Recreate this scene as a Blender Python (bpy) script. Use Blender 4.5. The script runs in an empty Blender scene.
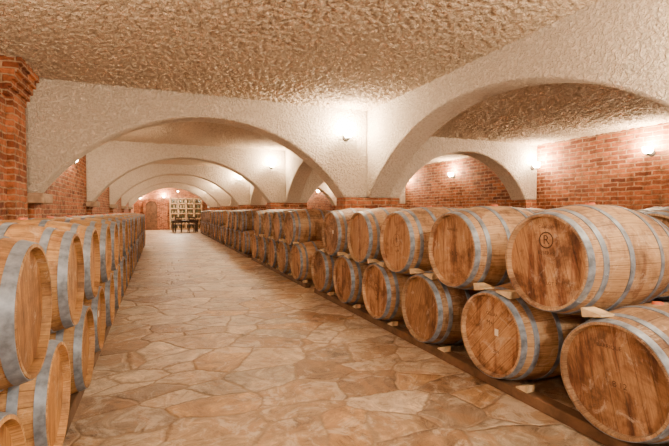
import bpy, bmesh, math, random
from mathutils import Vector, Matrix, noise as mnoise
random.seed(7)
S = bpy.context.scene
COL = S.collection

# ------------------------------------------------------------ helpers
def link(ob, parent=None):
    COL.objects.link(ob)
    if parent: ob.parent = parent
    return ob

def obj(name, me, mats=None, parent=None, loc=(0,0,0)):
    if mats:
        for m in mats: me.materials.append(m)
    ob = bpy.data.objects.new(name, me); ob.location = loc
    return link(ob, parent)

def add_box(bm, x0,x1,y0,y1,z0,z1, mi=0, M=None):
    vs=[bm.verts.new((x,y,z)) for x in (x0,x1) for y in (y0,y1) for z in (z0,z1)]
    if M is not None:
        for v in vs: v.co = M @ v.co
    for f in ((0,1,3,2),(4,6,7,5),(0,4,5,1),(2,3,7,6),(0,2,6,4),(1,5,7,3)):
        fa=bm.faces.new([vs[i] for i in f]); fa.material_index=mi

def finish(bm,name,recalc=True):
    if recalc: bmesh.ops.recalc_face_normals(bm, faces=bm.faces)
    me=bpy.data.meshes.new(name); bm.to_mesh(me); bm.free(); return me

def box_obj(name,b,mat,parent=None,bev=0):
    bm=bmesh.new(); add_box(bm,*b); me=finish(bm,name)
    ob=obj(name,me,[mat],parent)
    if bev: bevel(ob,bev)
    return ob

def bevel(ob,w,seg=2):
    m=ob.modifiers.new('bevel','BEVEL'); m.width=w; m.segments=seg; m.limit_method='ANGLE'; m.angle_limit=math.radians(40)

def lathe(bm, prof, seg, mi=0, axis='X', smooth=True, uvl=None, urep=1.0, split=True, M=None):
    def ring(a,r):
        out=[]
        for i in range(seg):
            t=2*math.pi*i/seg
            co = Vector((a, r*math.cos(t), r*math.sin(t))) if axis=='X' else Vector((r*math.cos(t), r*math.sin(t), a))
            if M is not None: co = M @ co
            out.append(bm.verts.new(co))
        return out
    prev=None
    for k in range(len(prof)-1):
        A = ring(*prof[k]) if (split or prev is None) else prev
        B = ring(*prof[k+1]); prev=B
        for i in range(seg):
            j=(i+1)%seg
            f=bm.faces.new((A[i],A[j],B[j],B[i])); f.material_index=mi; f.smooth=smooth
            if uvl:
                us=[i/seg*urep,(i+1)/seg*urep,(i+1)/seg*urep,i/seg*urep]
                vv=[prof[k][0],prof[k][0],prof[k+1][0],prof[k+1][0]]
                for l,u,v in zip(f.loops,us,vv): l[uvl].uv=(u,v)

# ------------------------------------------------------------ materials
def new_mat(name):
    m=bpy.data.materials.new(name); m.use_nodes=True
    nt=m.node_tree; b=nt.nodes['Principled BSDF']; return m,nt,b
def ramp(nt,stops,interp='LINEAR'):
    r=nt.nodes.new('ShaderNodeValToRGB'); e=r.color_ramp.elements; r.color_ramp.interpolation=interp
    while len(e)<len(stops): e.new(0.5)
    for el,(p,c) in zip(e,stops):
        el.position=p; el.color=(*c,1) if len(c)==3 else c
    return r
def MIX(nt,mode,fac,a,b):
    m=nt.nodes.new('ShaderNodeMix'); m.data_type='RGBA'; m.blend_type=mode
    fs=m.inputs[0]; As=m.inputs[6]; Bs=m.inputs[7]
    for i,(sock,val) in enumerate(((fs,fac),(As,a),(Bs,b))):
        if isinstance(val,bpy.types.NodeSocket): nt.links.new(val,sock)
        elif isinstance(val,(int,float)): sock.default_value = val if i==0 else (val,val,val,1)
        else: sock.default_value=(*val,1)
    return m.outputs[2]
def math_(nt,op,a,b=None,c=None):
    m=nt.nodes.new('ShaderNodeMath'); m.operation=op
    for i,val in enumerate((a,b,c)):
        if val is None: continue
        if isinstance(val,bpy.types.NodeSocket): nt.links.new(val,m.inputs[i])
        else: m.inputs[i].default_value=val
    return m.outputs[0]
def bump(nt,b,h,strength,dist,prev=None):
    n=nt.nodes.new('ShaderNodeBump'); n.inputs['Strength'].default_value=strength; n.inputs['Distance'].default_value=dist
    nt.links.new(h,n.inputs['Height'])
    nt.links.new(n.outputs[0],b.inputs['Normal']); return n.outputs[0]
def noise(nt,vec,scale,detail=4,rough=.55,dist=0):
    n=nt.nodes.new('ShaderNodeTexNoise'); n.inputs['Scale'].default_value=scale; n.inputs['Detail'].default_value=detail
    n.inputs['Roughness'].default_value=rough; n.inputs['Distortion'].default_value=dist
    nt.links.new(vec,n.inputs['Vector']); return n
def geo_pos(nt):
    return nt.nodes.new('ShaderNodeNewGeometry').outputs['Position']

def plaster_mat(name, c1, c2, scale, dist, strength=1.0, lo=.72):
    m,nt,b=new_mat(name); p=geo_pos(nt)
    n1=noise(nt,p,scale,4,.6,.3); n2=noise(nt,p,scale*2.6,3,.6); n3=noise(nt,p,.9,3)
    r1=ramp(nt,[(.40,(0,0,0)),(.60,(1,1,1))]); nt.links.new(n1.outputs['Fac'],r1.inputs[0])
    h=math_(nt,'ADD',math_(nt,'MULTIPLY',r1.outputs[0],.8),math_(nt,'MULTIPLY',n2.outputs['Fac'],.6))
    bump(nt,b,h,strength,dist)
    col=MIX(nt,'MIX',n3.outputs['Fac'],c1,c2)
    r2=ramp(nt,[(.15,(lo,lo*.93,lo*.86)),(.75,(1,1,1))]); nt.links.new(h,r2.inputs[0])  # hollows of the relief darkened in the colour, as painted shade
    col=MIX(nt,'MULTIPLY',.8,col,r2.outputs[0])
    nt.links.new(col,b.inputs['Base Color']); b.inputs['Roughness'].default_value=.9
    b.inputs['Specular IOR Level'].default_value=.2
    return m
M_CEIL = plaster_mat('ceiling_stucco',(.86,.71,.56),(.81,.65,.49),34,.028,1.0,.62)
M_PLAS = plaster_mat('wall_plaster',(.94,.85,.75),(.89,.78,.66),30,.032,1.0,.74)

def brick_mat(name, mode):
    m,nt,b=new_mat(name); p=geo_pos(nt)
    sp=nt.nodes.new('ShaderNodeSeparateXYZ'); nt.links.new(p,sp.inputs[0])
    cb=nt.nodes.new('ShaderNodeCombineXYZ')
    if mode=='X': nt.links.new(sp.outputs[1],cb.inputs[0])
    elif mode=='Y': nt.links.new(sp.outputs[0],cb.inputs[0])
    else: nt.links.new(math_(nt,'ADD',sp.outputs[0],sp.outputs[1]),cb.inputs[0])
    nt.links.new(sp.outputs[2],cb.inputs[1])
    nw=noise(nt,p,6,3); w=MIX(nt,'ADD',.05,cb.outputs[0],nw.outputs['Color'])
    br=nt.nodes.new('ShaderNodeTexBrick'); nt.links.new(w,br.inputs['Vector'])
    br.inputs['Scale'].default_value=1; br.inputs['Brick Width'].default_value=.27; br.inputs['Row Height'].default_value=.078
    br.inputs['Mortar Size'].default_value=.012; br.inputs['Mortar Smooth'].default_value=.4; br.inputs['Bias'].default_value=0
    br.inputs['Color1'].default_value=(.15,.03,.010,1); br.inputs['Color2'].default_value=(.48,.15,.048,1)
    br.inputs['Mortar'].default_value=(.44,.27,.16,1)
    n=noise(nt,p,9,6,.7); r=ramp(nt,[(.32,(.35,.32,.30)),(.5,(.95,.95,.95)),(.68,(1.4,1.35,1.3))]); nt.links.new(n.outputs['Fac'],r.inputs[0])
    col=MIX(nt,'MULTIPLY',.95,br.outputs['Color'],r.outputs[0])
    ns=noise(nt,p,4,6,.7); rs=ramp(nt,[(.54,(0,0,0)),(.70,(1,1,1))]); nt.links.new(ns.outputs['Fac'],rs.inputs[0])
    col=MIX(nt,'MIX',math_(nt,'MULTIPLY',rs.outputs[0],.35),col,(.55,.33,.17)); nt.links.new(col,b.inputs['Base Color'])
    b.inputs['Roughness'].default_value=.85
    h=math_(nt,'SUBTRACT',math_(nt,'MULTIPLY',n.outputs['Fac'],.8),br.outputs['Fac'])
    bump(nt,b,h,1,.028)
    return m
M_BRX=brick_mat('brick_side','X'); M_BRY=brick_mat('brick_end','Y'); M_BRP=brick_mat('brick_pillar','P')

def floor_mat():
    m,nt,b=new_mat('flagstone'); p=geo_pos(nt)
    n0=noise(nt,p,.8,2); n00=noise(nt,p,9,5,.7)
    w=MIX(nt,'ADD',.45,p,n0.outputs['Color']); w=MIX(nt,'ADD',.07,w,n00.outputs['Color'])
    mp=nt.nodes.new('ShaderNodeMapping'); mp.inputs['Scale'].default_value=(1.9,2.7,0); mp.inputs['Rotation'].default_value=(0,0,.25); nt.links.new(w,mp.inputs[0])
    def vor(f):
        v=nt.nodes.new('ShaderNodeTexVoronoi'); v.feature=f; v.inputs['Scale'].default_value=1; v.inputs['Randomness'].default_value=1
        nt.links.new(mp.outputs[0],v.inputs['Vector']); return v
    vc=vor('F1'); ve=vor('DISTANCE_TO_EDGE')
    sp=nt.nodes.new('ShaderNodeSeparateColor'); nt.links.new(vc.outputs['Color'],sp.inputs[0])
    r=ramp(nt,[(0,(.40,.27,.16)),(.14,(.52,.40,.28)),(.3,(.27,.165,.09)),(.42,(.60,.49,.37)),(.56,(.38,.31,.235)),(.68,(.46,.28,.13)),(.8,(.52,.42,.32)),(.92,(.31,.23,.165))],'CONSTANT')
    nt.links.new(sp.outputs[0],r.inputs[0])
    wv=MIX(nt,'ADD',3.0,p,vc.outputs['Color'])
    n1=noise(nt,wv,5,9,.78,1.2); r1=ramp(nt,[(.36,(.24,.165,.11)),(.45,(.72,.64,.56)),(.54,(1.0,.98,.95)),(.64,(1.65,1.62,1.56))]); nt.links.new(n1.outputs['Fac'],r1.inputs[0])
    col=MIX(nt,'MULTIPLY',.95,r.outputs[0],r1.outputs[0])
    n2=noise(nt,wv,2.4,7,.75,1.5); r2=ramp(nt,[(.50,(0,0,0)),(.59,(1,1,1))]); nt.links.new(n2.outputs['Fac'],r2.inputs[0])
    col=MIX(nt,'MIX',math_(nt,'MULTIPLY',r2.outputs[0],.55),col,(.40,.21,.085))
    n4=noise(nt,wv,3.3,8,.75,1.0); r4=ramp(nt,[(.51,(0,0,0)),(.60,(1,1,1))]); nt.links.new(n4.outputs['Fac'],r4.inputs[0])
    col=MIX(nt,'MIX',math_(nt,'MULTIPLY',r4.outputs[0],.55),col,(.74,.64,.52))
    ng=noise(nt,p,3,3); ed=math_(nt,'ADD',ve.outputs['Distance'],math_(nt,'MULTIPLY',math_(nt,'SUBTRACT',ng.outputs['Fac'],.5),.06))
    rm=ramp(nt,[(.008,(1,1,1)),(.030,(0,0,0))]); nt.links.new(ed,rm.inputs[0])
    gc=MIX(nt,'MIX',n1.outputs['Fac'],(.12,.07,.04),(.48,.35,.24))
    col=MIX(nt,'MIX',math_(nt,'MULTIPLY',rm.outputs[0],.75),col,gc)
    nt.links.new(col,b.inputs['Base Color'])
    rr=math_(nt,'ADD',math_(nt,'MULTIPLY',n1.outputs['Fac'],.5),.18)
    rr=math_(nt,'ADD',rr,math_(nt,'MULTIPLY',rm.outputs[0],.3)); nt.links.new(rr,b.inputs['Roughness'])
    re=ramp(nt,[(0,(0,0,0)),(.04,(1,1,1))]); nt.links.new(ed,re.inputs[0])
    h=math_(nt,'ADD',re.outputs[0],math_(nt,'MULTIPLY',n1.outputs['Fac'],1.8)); h=math_(nt,'ADD',h,math_(nt,'MULTIPLY',sp.outputs[1],.3))
    bump(nt,b,h,.8,.018)
    return m
M_FLOOR=floor_mat()

def stave_mat(name,cA,cB,dirty=.7,head=False):
    m,nt,b=new_mat(name)
    uv=nt.nodes.new('ShaderNodeUVMap'); sp=nt.nodes.new('ShaderNodeSeparateXYZ'); nt.links.new(uv.outputs[0],sp.inputs[0])
    oi=nt.nodes.new('ShaderNodeObjectInfo')
    fl=math_(nt,'FLOOR',sp.outputs[0]); fr=math_(nt,'FRACT',sp.outputs[0])
    wn=nt.nodes.new('ShaderNodeTexWhiteNoise'); wn.noise_dimensions='2D'
    cb=nt.nodes.new('ShaderNodeCombineXYZ'); nt.links.new(fl,cb.inputs[0]); nt.links.new(math_(nt,'MULTIPLY',oi.outputs['Random'],37),cb.inputs[1]); nt.links.new(cb.outputs[0],wn.inputs['Vector'])
    cg=nt.nodes.new('ShaderNodeCombineXYZ')
    nt.links.new(math_(nt,'MULTIPLY',sp.outputs[0],3.0),cg.inputs[0]); nt.links.new(math_(nt,'MULTIPLY',sp.outputs[1],1.6),cg.inputs[1]); nt.links.new(math_(nt,'MULTIPLY',oi.outputs['Random'],50),cg.inputs[2])
    g=noise(nt,cg.outputs[0],3,6,.7,.5)
    rg=ramp(nt,[(.35,(.50,.44,.40)),(.6,(1.12,1.1,1.08))]); nt.links.new(g.outputs['Fac'],rg.inputs[0])
    col=MIX(nt,'MIX',wn.outputs['Value'],cA,cB); col=MIX(nt,'MULTIPLY',.85,col,rg.outputs[0])
    ro=ramp(nt,[(0,(.60,.56,.52)),(1,(1.14,1.12,1.08))]); nt.links.new(oi.outputs['Random'],ro.inputs[0])
    col=MIX(nt,'MULTIPLY',.9,col,ro.outputs[0])
    tc=nt.nodes.new('ShaderNodeTexCoord')
    off=nt.nodes.new('ShaderNodeVectorMath'); off.operation='ADD'; nt.links.new(tc.outputs['Object'],off.inputs[0])
    cr=nt.nodes.new('ShaderNodeCombineXYZ'); 
    for i in range(3): nt.links.new(math_(nt,'MULTIPLY',oi.outputs['Random'],(31,57,83)[i]),cr.inputs[i])
    nt.links.new(cr.outputs[0],off.inputs[1])
    st=noise(nt,off.outputs[0],3.0,7,.72,.5)
    rs=ramp(nt,[(.37,(.20,.12,.11)),(.45,(.62,.53,.49)),(.52,(1,1,1))]); nt.links.new(st.outputs['Fac'],rs.inputs[0])
    col=MIX(nt,'MULTIPLY',dirty,col,rs.outputs[0])
    mp=nt.nodes.new('ShaderNodeMapping'); mp.inputs['Scale'].default_value=(9,9,1.1); nt.links.new(off.outputs[0],mp.inputs[0])
    dr=noise(nt,mp.outputs[0],1.6,4,.6); rdp=ramp(nt,[(.53,(1,1,1)),(.64,(.30,.12,.12))]); nt.links.new(dr.outputs['Fac'],rdp.inputs[0])
    col=MIX(nt,'MULTIPLY',dirty*.85,col,rdp.outputs[0])
    ch=noise(nt,off.outputs[0],6,7,.78,1.0); rc=ramp(nt,[(.55,(0,0,0)),(.65,(1,1,1))]); nt.links.new(ch.outputs['Fac'],rc.inputs[0])
    col=MIX(nt,'MIX',math_(nt,'MULTIPLY',rc.outputs[0],.45),col,(.64,.52,.40))
    d=math_(nt,'ABSOLUTE',math_(nt,'SUBTRACT',fr,.5)); rd=ramp(nt,[(.465,(1,1,1)),(.495,(.28,.2,.15))]); nt.links.new(d,rd.inputs[0])
    col=MIX(nt,'MULTIPLY',.8,col,rd.outputs[0])
    nt.links.new(col,b.inputs['Base Color']); b.inputs['Roughness'].default_value=.6
    h=math_(nt,'ADD',rd.outputs[0],math_(nt,'MULTIPLY',g.outputs['Fac'],.25)); bump(nt,b,h,.6,.003)
    return m
M_STAVE=stave_mat('oak_staves',(.41,.26,.14),(.55,.38,.225),.65)
M_HEAD =stave_mat('oak_head',(.41,.225,.10),(.53,.32,.16),.85,True)
M_STAVE2=stave_mat('oak_staves_amber',(.47,.265,.095),(.61,.38,.16),.55)
M_HEAD2=stave_mat('oak_head_amber',(.44,.215,.06),(.56,.31,.10),.6,True)

def simple(name,c,rough=.5,metal=0,nscale=0,emit=0,ec=None):
    m,nt,b=new_mat(name); b.inputs['Base Color'].default_value=(*c,1); b.inputs['Roughness'].default_value=rough; b.inputs['Metallic'].default_value=metal
    if nscale:
        tc=nt.nodes.new('ShaderNodeTexCoord'); n=noise(nt,tc.outputs['Object'],nscale,5,.6)
        r=ramp(nt,[(.35,tuple(x*.5 for x in c)),(.65,tuple(min(1,x*1.2) for x in c))]); nt.links.new(n.outputs['Fac'],r.inputs[0]); nt.links.new(r.outputs[0],b.inputs['Base Color'])
    if emit:
        b.inputs['Emission Color'].default_value=(*(ec or c),1); b.inputs['Emission Strength'].default_value=emit
    return m
M_HOOP=simple('galvanised_steel',(.24,.29,.38),.5,.25,16)
M_INK=simple('brand_ink',(.05,.025,.02),.8)
M_BUNG=simple('silicone_bung',(.55,.12,.05),.5)
M_TAG=simple('paper_tag',(.75,.70,.60),.8)
M_PINE=simple('pine_wedge',(.74,.56,.34),.6,0,9)
M_RAIL=simple('timber_rail',(.15,.08,.04),.7,0,6)
M_STONE=simple('impost_stone',(.42,.29,.20),.85,0,7)
M_DARK=simple('dark_wood',(.04,.02,.012),.5,0,6)
M_RACK=simple('rack_wood',(.46,.27,.13),.6,0,6)
M_BOTTLE=simple('bottle_glass',(.05,.06,.03),.2)
M_IRON=simple('wrought_iron',(.05,.04,.035),.5,.8)
M_GLOW=simple('lamp_glass',(1,.9,.7),.4,0,0,90,(1,.80,.50))

# ------------------------------------------------------------ barrel meshes
def text_mesh(txt,size):
    cu=bpy.data.curves.new('t','FONT'); cu.body=txt; cu.size=size; cu.align_x='CENTER'; cu.align_y='CENTER'; cu.resolution_u=3
    o=bpy.data.objects.new('t',cu); COL.objects.link(o); dg=bpy.context.evaluated_depsgraph_get()
    me=bpy.data.meshes.new_from_object(o.evaluated_get(dg)); bpy.data.objects.remove(o); return me

def barrel_mesh(name,R,rh,L,seed,stave,head,brand=0):
    rnd=random.Random(seed); bm=bmesh.new(); uvl=bm.loops.layers.uv.new('UVMap')
    h=L/2; SEG=84; NST=26
    rad=lambda x: R-(R-rh)*(abs(x)/h)**2.0
    K=22
    prof=[(-h+2*h*i/K, rad(-h+2*h*i/K)) for i in range(K+1)]
    lathe(bm,prof,SEG,0,smooth=True,uvl=uvl,urep=NST,split=False)
    ang=rnd.uniform(-.35,.35) if seed%3 else rnd.uniform(0,3.1)
    ca,sa=math.cos(ang),math.sin(ang)
    rin=rh-.020
    for s in (-1,1):
        e=s*h
        lathe(bm,[(e,rh),(e,rh-.014)],SEG,0,smooth=False,uvl=uvl,urep=NST)
        lathe(bm,[(e,rh-.014),(s*(h-.035),rin)],SEG,0,smooth=True,uvl=uvl,urep=NST)
        c=[bm.verts.new((s*(h-.035),rin*math.cos(2*math.pi*i/SEG),rin*math.sin(2*math.pi*i/SEG))) for i in range(SEG)]
        f=bm.faces.new(c); f.material_index=1
        for l in f.loops:
            y,z=l.vert.co.y,l.vert.co.z
            l[uvl].uv=((y*ca+z*sa)/.085+20.5, (-y*sa+z*ca)*1.2)
        for a,b_ in ((.90,.992),(.70,.78),(.28,.36)):
            x1,x2=s*h*a,s*h*b_; t=.0045
            lathe(bm,[(x1,rad(x1)-.002),(x1,rad(x1)+t),(x2,rad(x2)+t),(x2,rad(x2)-.002)],SEG,2,smooth=True)
            for dx in (.3,.7):
                xx=x1+(x2-x1)*dx
                bmesh.ops.create_icosphere(bm,subdivisions=1,radius=.006,matrix=Matrix.Translation((xx,(rad(xx)+t)*math.cos(1.2+a*3),(rad(xx)+t)*math.sin(1.2+a*3))))
    for f in bm.faces:
        if len(f.verts)==3: f.material_index=2
    lathe(bm,[(R-.01,.032),(R+.012,.028),(R+.012,.0001)],20,4,axis='Z',smooth=False)
    xf=-h+.0335
    if brand:
        def ringmark(cy,cz,r,t):
            a=[];b_=[]
            for i in range(40):
                q=2*math.pi*i/40
                a.append(bm.verts.new((xf,cy+r*math.cos(q),cz+r*math.sin(q)))); b_.append(bm.verts.new((xf,cy+(r-t)*math.cos(q),cz+(r-t)*math.sin(q))))
            for i in range(40):
                j=(i+1)%40; f=bm.faces.new((a[i],a[j],b_[j],b_[i])); f.material_index=3
        def put(txt,size,cy,cz):
            me=text_mesh(txt,size)
            vs=[bm.verts.new((xf,cy-v.co.x,cz+v.co.y)) for v in me.vertices]
            for p in me.polygons:
                try:
                    f=bm.faces.new([vs[i] for i in p.vertices]); f.material_index=3
                except ValueError: pass
        if brand==1:
            ringmark(0,.14,.055,.009); put('R',.085,0,.14); put('RESERVE',.034,0,.055); put('OAK 300',.030,0,.225)
            put('LOT 7',.03,-.04,-.14)
        elif brand==2:
            put('CELLAR',.035,.0,.15); put('M+',.05,.02,.08); put('2009',.03,-.05,-.12)
            add_box(bm,xf-.003,xf,-.07,-.035,.0,.05,5)
        elif brand==3:
            ringmark(.0,.02,.07,.004); put('B',.07,0,.02); put('CUVEE',.028,0,-.09)
        elif brand==4:
            put('BARRIQUE',.03,.02,.17); put('B 12',.045,-.03,-.03)
    me=bpy.data.meshes.new(name); bm.normal_update()
    bm.to_mesh(me); bm.free()
    for m in (stave,head,M_HOOP,M_INK,M_BUNG,M_TAG): me.materials.append(m)
    return me
BIG=dict(R=.375,rh=.31,L=.92); SML=dict(R=.345,rh=.272,L=.95)
big=[barrel_mesh('barrel_big_%d'%i,BIG['R'],BIG['rh'],BIG['L'],i+1,M_STAVE,M_HEAD,[1,0,2,4,3][i]) for i in range(5)]
sml=[barrel_mesh('barrel_small_%d'%i,SML['R'],SML['rh'],SML['L'],i+11,M_STAVE2,M_HEAD2,[0,2,0][i]) for i in range(3)]

def barrel(me,x,y,z,flip=False):
    ob=bpy.data.objects.new('wine_barrel',me); link(ob)
    ob.location=(x+random.uniform(-.012,.012),y,z)
    ob.rotation_euler=(random.uniform(-.1,.1),0,(math.pi if flip else 0)+random.uniform(-.012,.012))
    return ob

def wedge(x,y,z,s,w=.10,l=.13,hh=.055,rx=0):
    bm=bmesh.new()
    P=[(-w/2,0,0),(w/2,0,0),(-w/2,l*s,0),(w/2,l*s,0),(-w/2,l*s,hh),(w/2,l*s,hh),(-w/2,0,.012),(w/2,0,.012)]
    v=[bm.verts.new(p) for p in P]
    for f in ((0,1,3,2),(2,3,5,4),(4,5,7,6),(0,6,7,1),(0,2,4,6),(1,7,5,3)): bm.faces.new([v[i] for i in f])
    me=finish(bm,'wedge'); ob=obj('wooden_wedge',me,[M_PINE],loc=(x,y,z)); ob.rotation_euler=(rx,0,random.uniform(-.15,.15)); return ob

def railz(spec,zb):
    x=spec['L']/2-.10; r=spec['R']-(spec['R']-spec['rh'])*(x/(spec['L']/2))**2
    return zb-r-.006
def group(xf,y0,n,sp,zb,zt,spec,meshes,face=-1,wedges=True,order=None):
    xc=xf-face*spec['L']/2
    for i in range(n):
        me=meshes[(order[i] if order and i<len(order) else random.randrange(len(meshes)))]
        barrel(me,xc,y0+sp*i,zb,flip=(face>0))
    for i in range(n-1):
        me=meshes[(order[-1-i] if order and i<len(order) else random.randrange(len(meshes)))]
        barrel(me,xc,y0+sp*(i+.5),zt+.002,flip=(face>0))
    if wedges:
        for i in range(n):
            xw=xf-face*.055; R=spec['rh']+.02
            for s in (1,-1):
                if i==0 and s<0: continue
                if i==n-1 and s>0: continue
                yy=.055; zz=math.sqrt(R*R-yy*yy)
                wedge(xw,y0+sp*i+s*yy,zb+zz+.004,s,rx=-s*.22)
            wedge(xf-face*.10,y0+sp*i-.20,railz(spec,zb)+.001,-1,w=.07,l=.10,hh=.05)
def rails(xf,face,spec,zb,y0,y1):
    h=railz(spec,zb)
    for d in (.06,spec['L']-.16):
        xa=xf-face*d; xb=xf-face*(d+.10)
        box_obj('barrel_rail',(min(xa,xb),max(xa,xb),y0,y1,0,h),M_RAIL,bev=.008)

YS,PITCH,TH=6.52,5.1,.40
XR=2.29
group(XR,1.53,6,.92,.42,1.018,BIG,big,order=[3,2,1,4,3,0])
barrel(big[1],XR+.46,.61,.42)
rails(XR,-1,BIG,.42,.2,6.50)
for k in range(4):
    y0=YS+TH+.03+PITCH*k
    group(XR,y0+.38,5,.92,.42,1.018,BIG,big,wedges=(k<1))
    rails(XR,-1,BIG,.42,y0,y0+4.62)
for (xf,y0,n) in ((3.42,1.53,6),(4.75,1.53,6),(6.25,1.2,6)):
    group(xf,y0,n,.92,.42,1.018,BIG,big,wedges=False); rails(xf,-1,BIG,.42,y0-.4,y0+n*.92-.55)
for (xf,y0,n) in ((4.2,7.33,5),(6.2,7.33,5)):
    group(xf,y0,n,.92,.42,1.018,BIG,big,wedges=False); rails(xf,-1,BIG,.42,y0-.4,y0+n*.92-.55)
XL=-.465
group(XL,.78,20,.86,.40,.94,SML,sml,face=1,wedges=False)
rails(XL,1,SML,.40,.4,17.6)

# ------------------------------------------------------------ room shell
WL,WR,YB,YF=-1.6,7.35,-3.5,32.5
ZC,ZS,ZSP=3.08,2.74,1.58
XA0,XA1=3.35,3.78
box_obj('floor',(WL-.3,WR+.3,YB-.3,YF+.3,-.2,0),M_FLOOR)
def stucco_ceiling(name,x0,x1,z,near_y1,d):
    bm=bmesh.new()
    def patch(ya,yb,st):
        nx=max(2,int((x1-x0)/st)); ny=max(2,int((yb-ya)/st)); rows=[]
        for j in range(ny+1):
            y=ya+(yb-ya)*j/ny; row=[]
            for i in range(nx+1):
                x=x0+(x1-x0)*i/nx
                n1=mnoise.noise(Vector((x*17,y*17,z))); n2=mnoise.noise(Vector((x*41+9,y*41,z*2)))
                hgt=max(0,min(1,(n1*2.2+.35)))*.7+n2*.6
                row.append(bm.verts.new((x,y,z-d*hgt)))
            rows.append(row)
        for j in range(ny):
            for i in range(nx):
                f=bm.faces.new((rows[j][i],rows[j+1][i],rows[j+1][i+1],rows[j][i+1])); f.smooth=True
    patch(.8,near_y1,.015); patch(YB-.3,.8,.08); patch(near_y1,11.7,.03); patch(11.7,YF+.3,.12)
    add_box(bm,x0,x1,YB-.3,YF+.3,z+.03,z+.2)
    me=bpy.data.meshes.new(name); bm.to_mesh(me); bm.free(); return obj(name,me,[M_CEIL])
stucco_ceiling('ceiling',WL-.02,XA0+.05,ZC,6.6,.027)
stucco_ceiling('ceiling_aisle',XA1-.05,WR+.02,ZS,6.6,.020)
box_obj('wall_left',(WL-.3,WL,YB-.3,YF+.3,0,ZC+.1),M_BRX)
box_obj('wall_right',(WR,WR+.3,YB-.3,YF+.3,0,ZS+.1),M_BRX)
box_obj('wall_back',(WL,WR,YF,YF+.3,0,ZC+.1),M_BRY)
box_obj('wall_front',(WL,WR,YB-.3,YB,0,ZC+.1),M_PLAS)

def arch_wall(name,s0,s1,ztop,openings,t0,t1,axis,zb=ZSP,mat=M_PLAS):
    pts=[(s0,ztop),(s0,zb)]
    for a,b,ap in openings:
        hsp=(b-a)/2; rise=ap-zb; R=(hsp*hsp+rise*rise)/(2*rise); c=(a+b)/2; zc=ap-R
        if abs(a-s0)>1e-4: pts.append((a,zb))
        t=math.asin(min(1,hsp/R))
        if rise>hsp: t=math.pi-t
        n=40
        for i in range(1,n):
            q=-t+2*t*i/n; pts.append((c+R*math.sin(q),zc+R*math.cos(q)))
        if abs(b-s1)>1e-4: pts.append((b,zb))
    pts.append((s1,zb)); pts.append((s1,ztop))
    bm=bmesh.new()
    def P(s,z,t): return (s,t,z) if axis=='Y' else (t,s,z)
    A=[bm.verts.new(P(s,z,t0)) for s,z in pts]; B=[bm.verts.new(P(s,z,t1)) for s,z in pts]
    bm.faces.new(A); bm.faces.new(B[::-1])
    n=len(pts)
    for i in range(n):
        j=(i+1)%n; bm.faces.new((A[i],B[i],B[j],A[j]))
    me=finish(bm,name); ob=obj(name,me,[mat]); bevel(ob,.03,3)
    return ob
NB=5
ops=[(-3.0,.86,2.70),(1.30,6.50,2.74)]
for k in range(NB):
    a=YS+TH+.02+PITCH*k; b=a+PITCH-TH-.04
    if b<YF: ops.append((a,b,2.70))
arch_wall('wall_arcade',YB,YF,ZC+.1,ops,XA0,XA1,'X')
box_obj('brick_pillar',(XA0,XA1,.88,1.28,0,ZSP),M_BRP)
for k in range(NB):
    y=YS+PITCH*k
    arch_wall('wall_arch_nave',WL,XA0,ZC+.02,[(-1.47,2.91,2.74)],y,y+TH,'Y')
    arch_wall('wall_arch_aisle',XA1,WR,ZS+.02,[(4.0,7.03,2.50)],y,y+TH,'Y')
    box_obj('brick_pillar',(2.93,4.0,y+.01,y+TH-.01,0,ZSP),M_BRP)
    box_obj('brick_pier',(7.05,WR,y+.01,y+TH-.01,0,ZSP),M_BRP)
    box_obj('brick_pier',(WL,-1.49,y+.01,y+TH-.01,0,ZSP-.13),M_BRP)
    box_obj('stone_impost',(WL,-1.36,y-.12,y+TH+.02,ZSP-.13,ZSP),M_STONE,bev=.02)
bm=bmesh.new()
for i in range(5):
    add_box(bm,WL,WL+.06+.035*i,5.75,6.50,2.66+.083*i,2.66+.083*(i+1))
add_box(bm,WL,WL+.07,5.9,6.40,0,2.66)
obj('brick_corbel',finish(bm,'brick_corbel'),[M_BRP])

# ------------------------------------------------------------ lamps
LC=(1,.73,.45)
def sconce(x,y,z,nx,ny,power,off=.14):
    root=bpy.data.objects.new('wall_sconce',None); root.location=(x,y,z); link(root)
    root.rotation_euler=(0,0,math.atan2(ny,nx))
    bm=bmesh.new(); lathe(bm,[(0,.0001),(0,.055),(.012,.055),(.02,.04),(.02,.0001)],20,0)
    lathe(bm,[(.01,.009),(.11,.009)],10,0)
    lathe(bm,[(-.04,.0001),(-.04,.02),(-.015,.035),(-.01,.036)],16,0,axis='Z',M=Matrix.Translation((.11,0,0)))
    obj('bracket',finish(bm,'bracket'),[M_IRON],root)
    bm=bmesh.new()
    pr=[(-.012,.034),(.0,.05),(.03,.07),(.07,.078),(.10,.072)]
    lathe(bm,pr,20,0,axis='Z',M=Matrix.Translation((.11,0,0)),split=False)
    bmesh.ops.create_uvsphere(bm,u_segments=12,v_segments=8,radius=.035,matrix=Matrix.Translation((.11,0,.04)))
    obj('shade',finish(bm,'shade'),[M_GLOW],root)
    ld=bpy.data.lights.new('bulb','POINT'); ld.energy=power; ld.color=LC; ld.shadow_soft_size=.05
    lo=bpy.data.objects.new('bulb',ld); lo.location=(off,0,.15); link(lo,root)
P=190
for k in range(NB):
    y=YS+PITCH*k
    sconce(2.93,y,2.58,0,-1,P*(1 if k else 1.45))
    sconce(7.2,y,2.25,0,-1,P*.95)
    if k<4: sconce(WR,y+TH+2.3,2.28,-1,0,P*.6)
sconce(WR,4.3,2.28,-1,0,P*1.05)
sconce(WR,.5,2.28,-1,0,P*.8)
sconce(XA0,1.08,2.2,-1,0,P*1.0)  # out of frame, added as fill for the near bay
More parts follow.
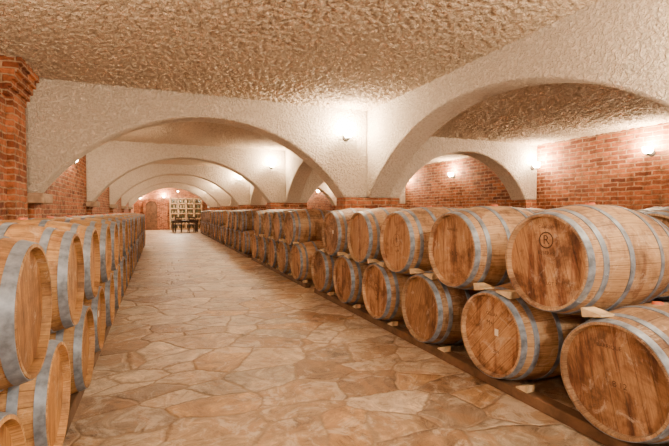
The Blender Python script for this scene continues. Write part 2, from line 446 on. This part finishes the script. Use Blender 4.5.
sconce(WL,2.4,2.05,1,0,P*.9)  # added off-frame to light the foreground from the left
sconce(WL,-1.2,2.3,1,0,P*.7)  # unseen, added behind the camera as fill
for k in range(1,NB): sconce(WL,YS+PITCH*k-2.2,2.3,1,0,P*.7)
sconce(.35,YF,2.3,0,-1,P*1.3)  # added to brighten the dark far end
sconce(-1.2,YF,2.2,0,-1,P*.6)  # second lamp added to lift the far end

def fill_pendant(x,y,power):  # invented hanging lamps, added only for fill light
    root=bpy.data.objects.new('fill_pendant_lamp',None); root.location=(x,y,ZC if x<3.4 else ZS); link(root)
    bm=bmesh.new(); lathe(bm,[(0,.0001),(0,.06),(-.03,.05),(-.03,.008),(-.3,.008)],16,0,axis='Z')
    lathe(bm,[(-.3,.02),(-.34,.05),(-.38,.08)],24,0,axis='Z'); obj('shade',finish(bm,'shade'),[M_IRON],root)
    bm=bmesh.new(); bmesh.ops.create_uvsphere(bm,u_segments=16,v_segments=10,radius=.05,matrix=Matrix.Translation((0,0,-.41))); obj('globe',finish(bm,'globe'),[M_GLOW],root)
    ld=bpy.data.lights.new('bulb','POINT'); ld.energy=power; ld.color=(1,.81,.59); ld.shadow_soft_size=.12
    lo=bpy.data.objects.new('bulb',ld); lo.location=(0,0,-.9); link(lo,root)
fill_pendant(1.3,-.9,400)
fill_pendant(5.4,-.6,130)
fill_pendant(1.2,30.2,480)  # added to light the last bay

# ------------------------------------------------------------ far end
bm=bmesh.new(); x0,x1,yb=.75,2.9,YF-.42
for i in range(5): 
    xx=x0+(x1-x0)*i/4; add_box(bm,xx-.04,xx+.04,yb,YF-.02,0,2.3)
for j in range(7):
    zz=.08+j*.36; add_box(bm,x0,x1,yb,YF-.02,zz-.03,zz+.03)
add_box(bm,x0,x1,YF-.04,YF-.015,0,2.3)
for i in range(4):
    for j in range(6):
        for q in range(5):
            if (i*7+j*3+q*2)%5<2: continue
            cx=x0+(i+.14+q*.18)*(x1-x0)/4; cz=.08+j*.36+.03
            lathe(bm,[(cz,.0001),(cz,.038),(cz+.19,.038),(cz+.22,.014),(cz+.29,.014),(cz+.29,.0001)],10,1,axis='Z',smooth=True,M=Matrix.Translation((cx,yb+.14,0)))
obj('wine_shelf',finish(bm,'wine_shelf'),[M_RACK,M_BOTTLE])
def arched_door(x0,x1,ztop):
    bm=bmesh.new(); c=(x0+x1)/2; r=(x1-x0)/2; E=YF-.004
    pts=[(x0,0),(x1,0)]+[(c+r*math.cos(t*math.pi/16),ztop-r+r*math.sin(t*math.pi/16)) for t in range(17)]
    A=[bm.verts.new((x,YF-.06,z)) for x,z in pts]; B=[bm.verts.new((x,E,z)) for x,z in pts]
    bm.faces.new(A)
    for i in range(len(pts)):
        j=(i+1)%len(pts)
        try: bm.faces.new((A[i],B[i],B[j],A[j]))
        except ValueError: pass
    for i in range(5):
        xx=x0+(x1-x0)*(i+.5)/5; add_box(bm,xx-.01,xx+.01,YF-.075,YF-.05,.05,ztop-r)
    obj('door_1',finish(bm,'door'),[simple('oak_door',(.17,.08,.035),.6,0,6)])
    bm=bmesh.new()
    for k in range(13):
        t=math.pi*k/12
        M=Matrix.Translation((c+(r+.09)*math.cos(t),YF-.06,ztop-r+(r+.09)*math.sin(t)))@Matrix.Rotation(-t,4,'Y')
        add_box(bm,-.09,.09,-.06,.05,-.055,.055,0,M)
    for sx in (x0-.09,x1+.09): add_box(bm,sx-.09,sx+.09,YF-.12,E,0,ztop-r)
    obj('trim_1',finish(bm,'trim'),[M_BRP])
arched_door(-.85,-.1,2.05)
root=bpy.data.objects.new('tasting_table',None); link(root); root.location=(1.55,28.6,0)
bm=bmesh.new(); add_box(bm,-.8,.8,-.4,.4,.71,.76)
for sx in (-.72,.72):
    for sy in (-.33,.33): add_box(bm,sx-.04,sx+.04,sy-.04,sy+.04,0,.71)
add_box(bm,-.72,.72,-.34,-.32,.62,.71); add_box(bm,-.72,.72,.32,.34,.62,.71)
obj('table_frame',finish(bm,'table'),[M_DARK],root)
def chair(x,y,rz):
    bm=bmesh.new(); add_box(bm,-.21,.21,-.21,.21,.43,.47)
    for sx in (-.18,.18):
        add_box(bm,sx-.02,sx+.02,-.2,-.16,0,.43); add_box(bm,sx-.02,sx+.02,.16,.2,0,.98)
    for zz in (.6,.74,.88): add_box(bm,-.18,.18,.165,.195,zz,zz+.07)
    o=obj('dining_chair',finish(bm,'chair'),[M_DARK],loc=(x,y,0)); o.rotation_euler=(0,0,rz)
chair(1.1,27.9,math.pi); chair(1.9,27.9,math.pi+.2); chair(1.2,29.35,0); chair(2.0,29.35,.1)

# ------------------------------------------------------------ world + camera
w=bpy.data.worlds.new('world'); S.world=w; w.use_nodes=True
w.node_tree.nodes['Background'].inputs[0].default_value=(1,.8,.6,1); w.node_tree.nodes['Background'].inputs[1].default_value=.2
cd=bpy.data.cameras.new('camera'); cam=bpy.data.objects.new('camera',cd); link(cam)
cd.sensor_width=36; cd.lens=22.6; cd.clip_start=.05
cam.location=(0,0,1.35); cam.rotation_euler=(math.radians(90-1.64),0,math.radians(-22.7))
S.camera=cam
